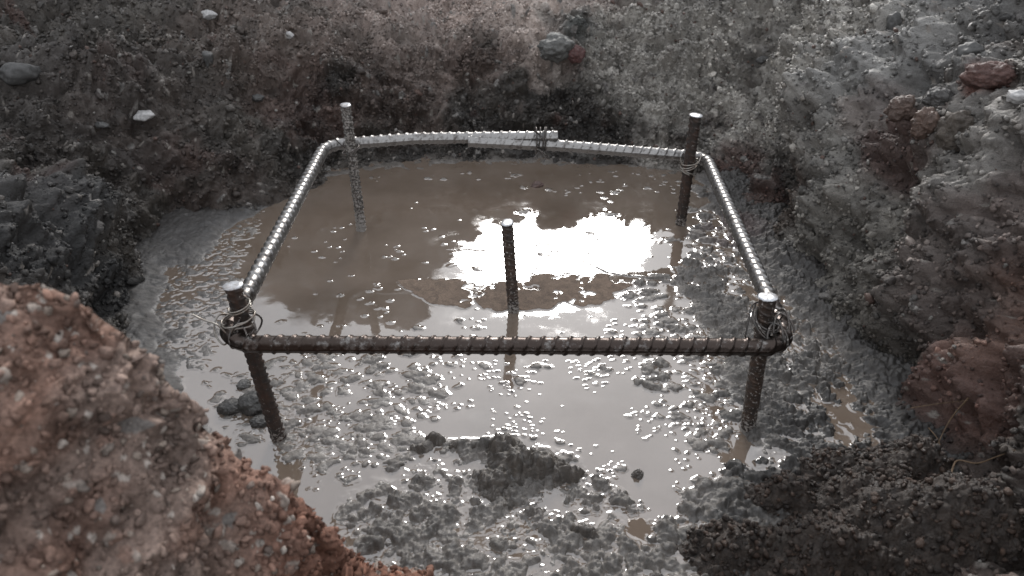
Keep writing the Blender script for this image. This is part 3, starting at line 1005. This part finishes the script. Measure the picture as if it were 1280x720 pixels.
# collars of water pushed up round the stake feet
# ------------------------------------------------------------------ tie wires
def catmull(pts, n=8):
    p = [np.array(x, float) for x in pts]
    p = [2 * p[0] - p[1]] + p + [2 * p[-1] - p[-2]]
    out = []
    for i in range(1, len(p) - 2):
        for k in range(n):
            t = k / n
            out.append(.5 * ((2 * p[i]) + (-p[i - 1] + p[i + 1]) * t + (2 * p[i - 1] - 5 * p[i] + 4 * p[i + 1] - p[i + 2]) * t * t
                             + (-p[i - 1] + 3 * p[i] - 3 * p[i + 1] + p[i + 2]) * t ** 3))
    out.append(p[-2])
    return np.array(out)


def wire_obj(strands, label, mat, r=.00085):
    Vs, Fs, off = [], [], 0
    for s_ in strands:
        pth = catmull(s_, 8)
        v, f = tube(pth, lambda S, TH: r + 0 * S, 8)
        Vs.append(v); Fs.append(f + off); off += len(v)
    V = np.concatenate(Vs); c_ = V.mean(0)
    o = mesh_np('tie_wire', V - c_, np.concatenate(Fs), mat)
    o.location = c_
    tag(o, label, 'wire', 'wire ties on the bar frame')


def loop(c, rx, ry, tilt, turns=1.2, a0=0., dz=0.0, n=12, tdir=0.0):
    """loop round a stake; tilt raises one side"""
    out = []
    for i in range(int(n * turns) + 1):
        a = a0 + 2 * math.pi * i / n
        x, y = rx * math.cos(a), ry * math.sin(a)
        out.append(np.array(c) + [x, y, tilt * math.cos(a - tdir) + dz * i / n])
    return out


def at_z(S_, z):
    b_, t_ = S_
    k = (z - b_[2]) / (t_[2] - b_[2])
    return b_ + (t_ - b_) * k


c0 = at_z(S_fl, FZ + .048)
c1_ = at_z(S_fl, FZ + .032)
flv = np.array(fl)
wire_obj([loop(c0, .0115, .0115, .003, 2.3, 0, .003),
          loop(c1_ + [-.004, -.002, .004], .018, .0145, .005, 1.6, .4, .003),
          [c1_ + [.012, .006, .008], c1_ + [.012, -.011, .004], c1_ + [-.004, -.015, .002], c1_ + [-.014, -.013, -.006], c1_ + [-.024, -.010, .004], c1_ + [-.040, -.004, .006], c1_ + [-.052, .0, .010]],
          [c1_ + [-.006, .014, -.004], c1_ + [-.026, .006, .006], c1_ + [-.030, -.008, -.006], c1_ + [-.018, -.018, -.016], c1_ + [-.004, -.016, .006], c1_ + [.010, -.012, .010]]],
         'pale twisted wire tie round the near left stake with a loose tail', M_wire, .0010)
c1_ = at_z(S_fr, FZ + .020)
wire_obj([loop(c1_ + [.002, -.002, 0], .013, .0125, .005, 2.2, 2.0, .003, tdir=2.6),
          [c1_ + [.002, .014, .018], c1_ + [-.014, .006, .022], c1_ + [-.020, -.006, .006], c1_ + [-.022, -.014, -.018], c1_ + [-.018, -.004, -.022]],
          [c1_ + [-.010, .010, .020], c1_ + [-.016, -.006, .012], c1_ + [-.006, -.018, -.002], c1_ + [.012, -.024, -.010], c1_ + [.020, -.016, -.018], c1_ + [.022, .0, -.014]],
          [c1_ + [-.008, .010, .016], c1_ + [-.012, -.010, .010], c1_ + [.000, -.020, -.004], c1_ + [.016, -.022, -.010], c1_ + [.030, -.010, -.010]],
          [c1_ + [.006, .014, .014], c1_ + [.018, .008, .012], c1_ + [.025, -.002, .006], c1_ + [.020, -.014, -.012]]],
         'dark looped wire tie round the near right stake and the bar bend', M_wire_dark, .0011)
c1_ = at_z(S_br, FZ - .022)
wire_obj([loop(c1_, .0135, .0135, .006, 2.2, 0, -.004, tdir=0), loop(c1_ + [0, 0, -.012], .014, .013, -.005, 1.6, 1, -.003),
          [c1_ + [.020, .004, .014], c1_ + [.010, -.012, .004], c1_ + [-.012, -.010, .000], c1_ + [-.018, -.006, .012]]],
         'grey wire tie wound twice round the far right stake', M_wire, .0011)
c1_ = at_z(S_bl, FZ + .004)
wire_obj([loop(c1_ + [-.002, .004, 0], .014, .015, .005, 2.2, 0, .003), [c1_ + [-.012, .008, .006], c1_ + [-.024, .004, .022], c1_ + [-.030, .0, .042]]],
         'thin wire tie at the far left stake with an upright tail', M_wire_dark, .0009)
def cross_tie(S_, z, ax, w, h, k):
    """turns that go round stake and bar together"""
    c_ = at_z(S_, z) + np.array(ax)
    return [c_ + np.array([w * math.cos(a) * math.cos(k), w * math.cos(a) * math.sin(k) * 1.0 - .004 * math.sin(2 * a), h * math.sin(a)]) + .0006 * i for i, a in enumerate(np.linspace(0, 9.5, 20))]


wire_obj([cross_tie(S_fl, FZ + .020, (-.004, -.011, 0), .019, .015, 1.0), cross_tie(S_fl, FZ + .020, (-.004, -.011, 0), .020, .015, 2.1),
          [at_z(S_fl, FZ) + np.array(q) for q in ((.010, -.020, .032), (.014, -.026, .034), (.016, -.028, .038), (.020, -.026, .042))]],
         'tight crossed wire turns binding the near left stake to the bar', M_wire_dark, .0011)
wire_obj([cross_tie(S_fr, FZ + .010, (.004, -.011, 0), .019, .016, 1.0), cross_tie(S_fr, FZ + .010, (.004, -.011, 0), .020, .016, 2.2), cross_tie(S_fr, FZ + .014, (.010, -.008, 0), .018, .014, 1.6)],
         'tight crossed wire turns binding the near right stake to the bar', M_wire_dark, .0012)
sp = (np.array(ony(676, 171, 1.182)) + np.array(ony(676, 181, 1.175))) / 2; st_ = []
for k, dx in enumerate((-.014, -.008, .002, .008)):
    cc = sp + [dx + .003, 0, 0]
    st_.append([cc + [0, .016 * math.cos(a) + .0, .023 * math.sin(a)] + np.array([.004 * math.sin(a * .5 + k), 0, 0]) for a in np.linspace(-.5, 6.4, 13)])
st_ += [[sp + [0, -.012, -.010], sp + [-.008, -.016, -.020], sp + [-.014, -.018, -.026]], [sp + [.004, -.012, -.010], sp + [.008, -.016, -.022], sp + [.004, -.02, -.030]],
        [sp + [.0, -.010, .012], sp + [-.008, -.012, .020], sp + [-.012, -.014, .024]], [sp + [-.01, -.014, -.006], sp + [.004, -.018, -.014], sp + [.014, -.014, -.024]]]
wire_obj(st_, 'dark wire binding with spiky ends on the splice of the back bar', M_wire_dark, .0013)


# ------------------------------------------------------------------ stones on the slopes, crumbs, roots
def gpick(u, v):
    d = np.hypot(GU - u, GW - v); m = np.where((d < 5) & (GD > .1) & (GD < 3))[0]
    if len(m) == 0: m = np.argsort(d)[:3]
    return m[np.argmin(GD[m])]


stones = [(178, 147, (.020, .012, .010), M_pale, 'pale flat stone alone on the dark slope at left'),
          (263, 19, (.018, .011, .010), M_pale, 'pale blue grey stone on the slope near the top left edge'),
          (258, 72, (.012, .012, .018), M_grey, 'upright grey stone half sunk in the slope at upper left'),
          (365, 45, (.010, .008, .008), M_pale, 'small white stone just above the middle of the left slope'),
          (128, 160, (.012, .009, .007), M_grey, 'small grey stone left of the pale flat stone'),
          (22, 90, (.034, .02, .02), M_grey, 'large dark grey stone at the left edge of the slope'),
          (325, 124, (.015, .01, .009), M_grey, 'dull grey stone on the slope left of the far left stake'),
          (1113, 30, (.012, .012, .02), M_grey, 'tall wet grey stone high on the right wall'),
          (1268, 122, (.014, .010, .009), M_pale, 'smooth light stone at the right edge of the wall'),
          (950, 72, (.014, .009, .009), M_grey, 'flat wet stone high on the wall behind the far right stake'),
          (1215, 60, (.016, .014, .014), M_grey, 'rounded grey stone in the upper right wall')]
for i, (u, v, sz, m_, lb) in enumerate(stones):
    k = gpick(u, v); p = GV[k] + GN[k] * sz[2] * .05
    clod('stone', p, sz, m_, None, 60 + i, lb, 'stone', 'stones set in the pit walls', .16, 4, random.uniform(-.5, .5), .03)
reds = [(1237, 94, (.032, .02, .020), (.10, .05, .04), 'red clay clod in the upper right wall near the edge'),
        (1127, 140, (.020, .016, .018), (.10, .065, .05), 'left hand reddish clod of the row across the right wall'),
        (1156, 152, (.020, .016, .022), (.11, .07, .052), 'rust brown upright clod in the middle of the row across the right wall'),
        (1195, 165, (.030, .02, .028), (.10, .082, .066), 'largest brown clod at the right of the row across the right wall'),
        (690, 62, (.040, .03, .026), (.11, .108, .10), 'grey clod bulging from the top of the back wall'),
        (720, 72, (.020, .016, .018), (.11, .05, .045), 'dark red clod beside the grey one in the back wall'),
        (1175, 92 + 30, (.018, .016, .014), (.09, .085, .08), 'grey crumbly clod above the brown ones in the right wall')]
for i, (u, v, sz, cl, lb) in enumerate(reds):
    k = gpick(u, v); p = GV[k] + GN[k] * sz[2] * .0
    clod('soil_clod', p, sz, M_soil, cl, 80 + i, lb, 'clod', 'clods in the pit walls', .28, 5, random.uniform(-.5, .5), .08)

# loose crumbs and gravel lying on every slope: nobody could count it
import bmesh
bm = bmesh.new(); bmesh.ops.create_icosphere(bm, subdivisions=2, radius=1)
iv = np.array([v.co[:] for v in bm.verts]); if_ = np.array([[v.index for v in f.verts] for f in bm.faces]); bm.free()


bm = bmesh.new(); bmesh.ops.create_icosphere(bm, subdivisions=1, radius=1)
iv1 = np.array([v.co[:] for v in bm.verts]); if1 = np.array([[v.index for v in f.verts] for f in bm.faces]); bm.free()


def crumbs(name, Vsrc, Nsrc, idx, rmin, rmax, colf, mat, power=3, lift=.3, fine_shape=True):
    base_v, base_f = (iv, if_) if fine_shape else (iv1, if1)
    nv = len(base_v); n_ = len(idx)
    variants = []
    for k in range(24):
        pn = rng.normal(size=(11, 3)); pn /= np.linalg.norm(pn, axis=1, keepdims=True)
        f = np.minimum(1.15, (rng.uniform(.5, .95, 11)[None] / np.clip(base_v @ pn.T, .05, None)).min(1))       # broken, angular faces
        f = f * rng.uniform(.75, 1.2, nv)
        variants.append(base_v * f[:, None] * rng.uniform(.6, 1.35, 3)[None])
    variants = np.array(variants)[rng.integers(0, 24, n_)]
    rad = rmin + (rmax - rmin) * rng.random(n_) ** power
    q = rng.normal(size=(n_, 4)); q /= np.linalg.norm(q, axis=1, keepdims=True)
    w, x, y, z = q.T
    Rm = np.stack([1 - 2 * (y * y + z * z), 2 * (x * y - z * w), 2 * (x * z + y * w), 2 * (x * y + z * w), 1 - 2 * (x * x + z * z), 2 * (y * z - x * w),
                   2 * (x * z - y * w), 2 * (y * z + x * w), 1 - 2 * (x * x + y * y)], 1).reshape(n_, 3, 3)
    pos = Vsrc[idx] + Nsrc[idx] * (rad * lift)[:, None] + rng.normal(size=(n_, 3)) * .0007
    Vc_ = np.einsum('nij,nkj->nki', Rm, variants) * rad[:, None, None] + pos[:, None]
    Fc_ = base_f[None] + (np.arange(n_) * nv)[:, None, None]
    return mesh_np(name, Vc_.reshape(-1, 3), Fc_.reshape(-1, 3), mat, np.repeat(colf(idx), nv, 0), smooth=False)


vis = np.where((GU > -60) & (GU < 1340) & (GW > -60) & (GW < 780) & (GD > .2) & (GD < 3) & (ssr > .0))[0]
cl_ = np.zeros(len(GV)); cl_[fine] = clody


def ccol(ii):
    t_ = rng.random(len(ii))
    o_ = c[ii] * np.where(GU[ii][:, None] > 880, .45 + 1.5 * rng.random((len(ii), 1)) ** 1.8, .55 + .75 * rng.random((len(ii), 1)))
    o_[t_ < .015] = np.array([.24, .225, .205]) * rng.uniform(.5, 1)
    o_[(t_ > .015) & (t_ < .03)] = np.array([.10, .06, .046])
    return o_


cell = GD[vis] ** 0.6 * (.30 + .70 * cl_[vis]) * np.where(ssr[vis] > .62, 2.0, 1)
idx = rng.choice(vis, 80000, p=cell / cell.sum())
tag(crumbs('crumbly_soil', GV, GN, idx, .0010, .0046, ccol, M_soil, 2.6, .35, False), 'fine crumbs of damp soil covering the pit walls', 'soil', kind='stuff')
idx = rng.choice(vis, 1800, p=cell / cell.sum())
tag(crumbs('loose_soil', GV, GN, idx, .003, .009, ccol, M_soil, 2.6), 'larger crumbs and gravel lying on the pit walls', 'gravel', kind='stuff')
ui, vi, di = project(BV)
visb = np.where((ui > -60) & (ui < 560) & (vi < 760) & (di > .1))[0]


def bcol(ii):
    t_ = rng.random(len(ii))
    o_ = bc[ii] * rng.uniform(.6, 1.5, (len(ii), 1))
    m_ = t_ < .07
    o_[m_] = np.array([.36, .29, .24]) * rng.uniform(.5, 1.1, (m_.sum(), 1))
    m_ = (t_ > .10) & (t_ < .14)
    o_[m_] = np.array([.17, .13, .11])
    return o_ * .9


tag(crumbs('loose_gravel', BV, BN, rng.choice(visb, 6000), .0006, .0042, bcol, M_bank, 3.2), 'small pale and rusty gravel stuck in the near clay bank', 'gravel', kind='stuff')

mv, mn, mu, mcc = MOUND[231]
if mn[len(mn) // 2, 2] < 0: mn = -mn
tag(crumbs('crumbly_soil', mv, mn, rng.choice(mu, 7000), .0006, .0048, lambda ii: mcc[ii] * np.array([1.05, .85, .72]) * rng.uniform(.4, 1.5, (len(ii), 1)), M_soil, 4.0, .4, False),
    'crumbs of dark soil over the heap in the near right corner', 'soil', kind='stuff')

# roots
def root_obj(pts, r, label):
    pth = catmull(pts, 10)
    v, f = tube(pth, lambda S, TH: r * (1 - .6 * S / S.max()) + 0 * TH, 8)
    c_ = v.mean(0)
    o = mesh_np('root', v - c_, f, M_root); o.location = c_
    tag(o, label, 'root', 'roots at the foot of the right wall')


def gp(u, v, lift=.01):
    k = gpick(u, v); return GV[k] + GN[k] * lift


for pts, r, lb in (([(1215, 500), (1195, 530), (1182, 552), (1172, 572), (1160, 580)], .0010, 'long thin root hanging down to the hollow in the right wall foot'),
                   ([(1168, 535), (1178, 548), (1183, 560)], .0008, 'short root crossing the long hanging one'),
                   ([(1128, 543), (1136, 560), (1150, 566), (1165, 570)], .0014, 'thick bent root left of the hollow'),
                   ([(1143, 546), (1148, 556), (1153, 564)], .0013, 'short stiff root stub over the hollow'),
                   ([(1195, 600), (1197, 585), (1208, 575), (1230, 580), (1250, 578), (1275, 565)], .0012, 'curled tan root right of the hollow'),
                   ([(1145, 510), (1180, 508), (1215, 505)], .0006, 'hair thin root lying level above the hollow')):
    root_obj([gp(u, v) for u, v in pts], r, lb)
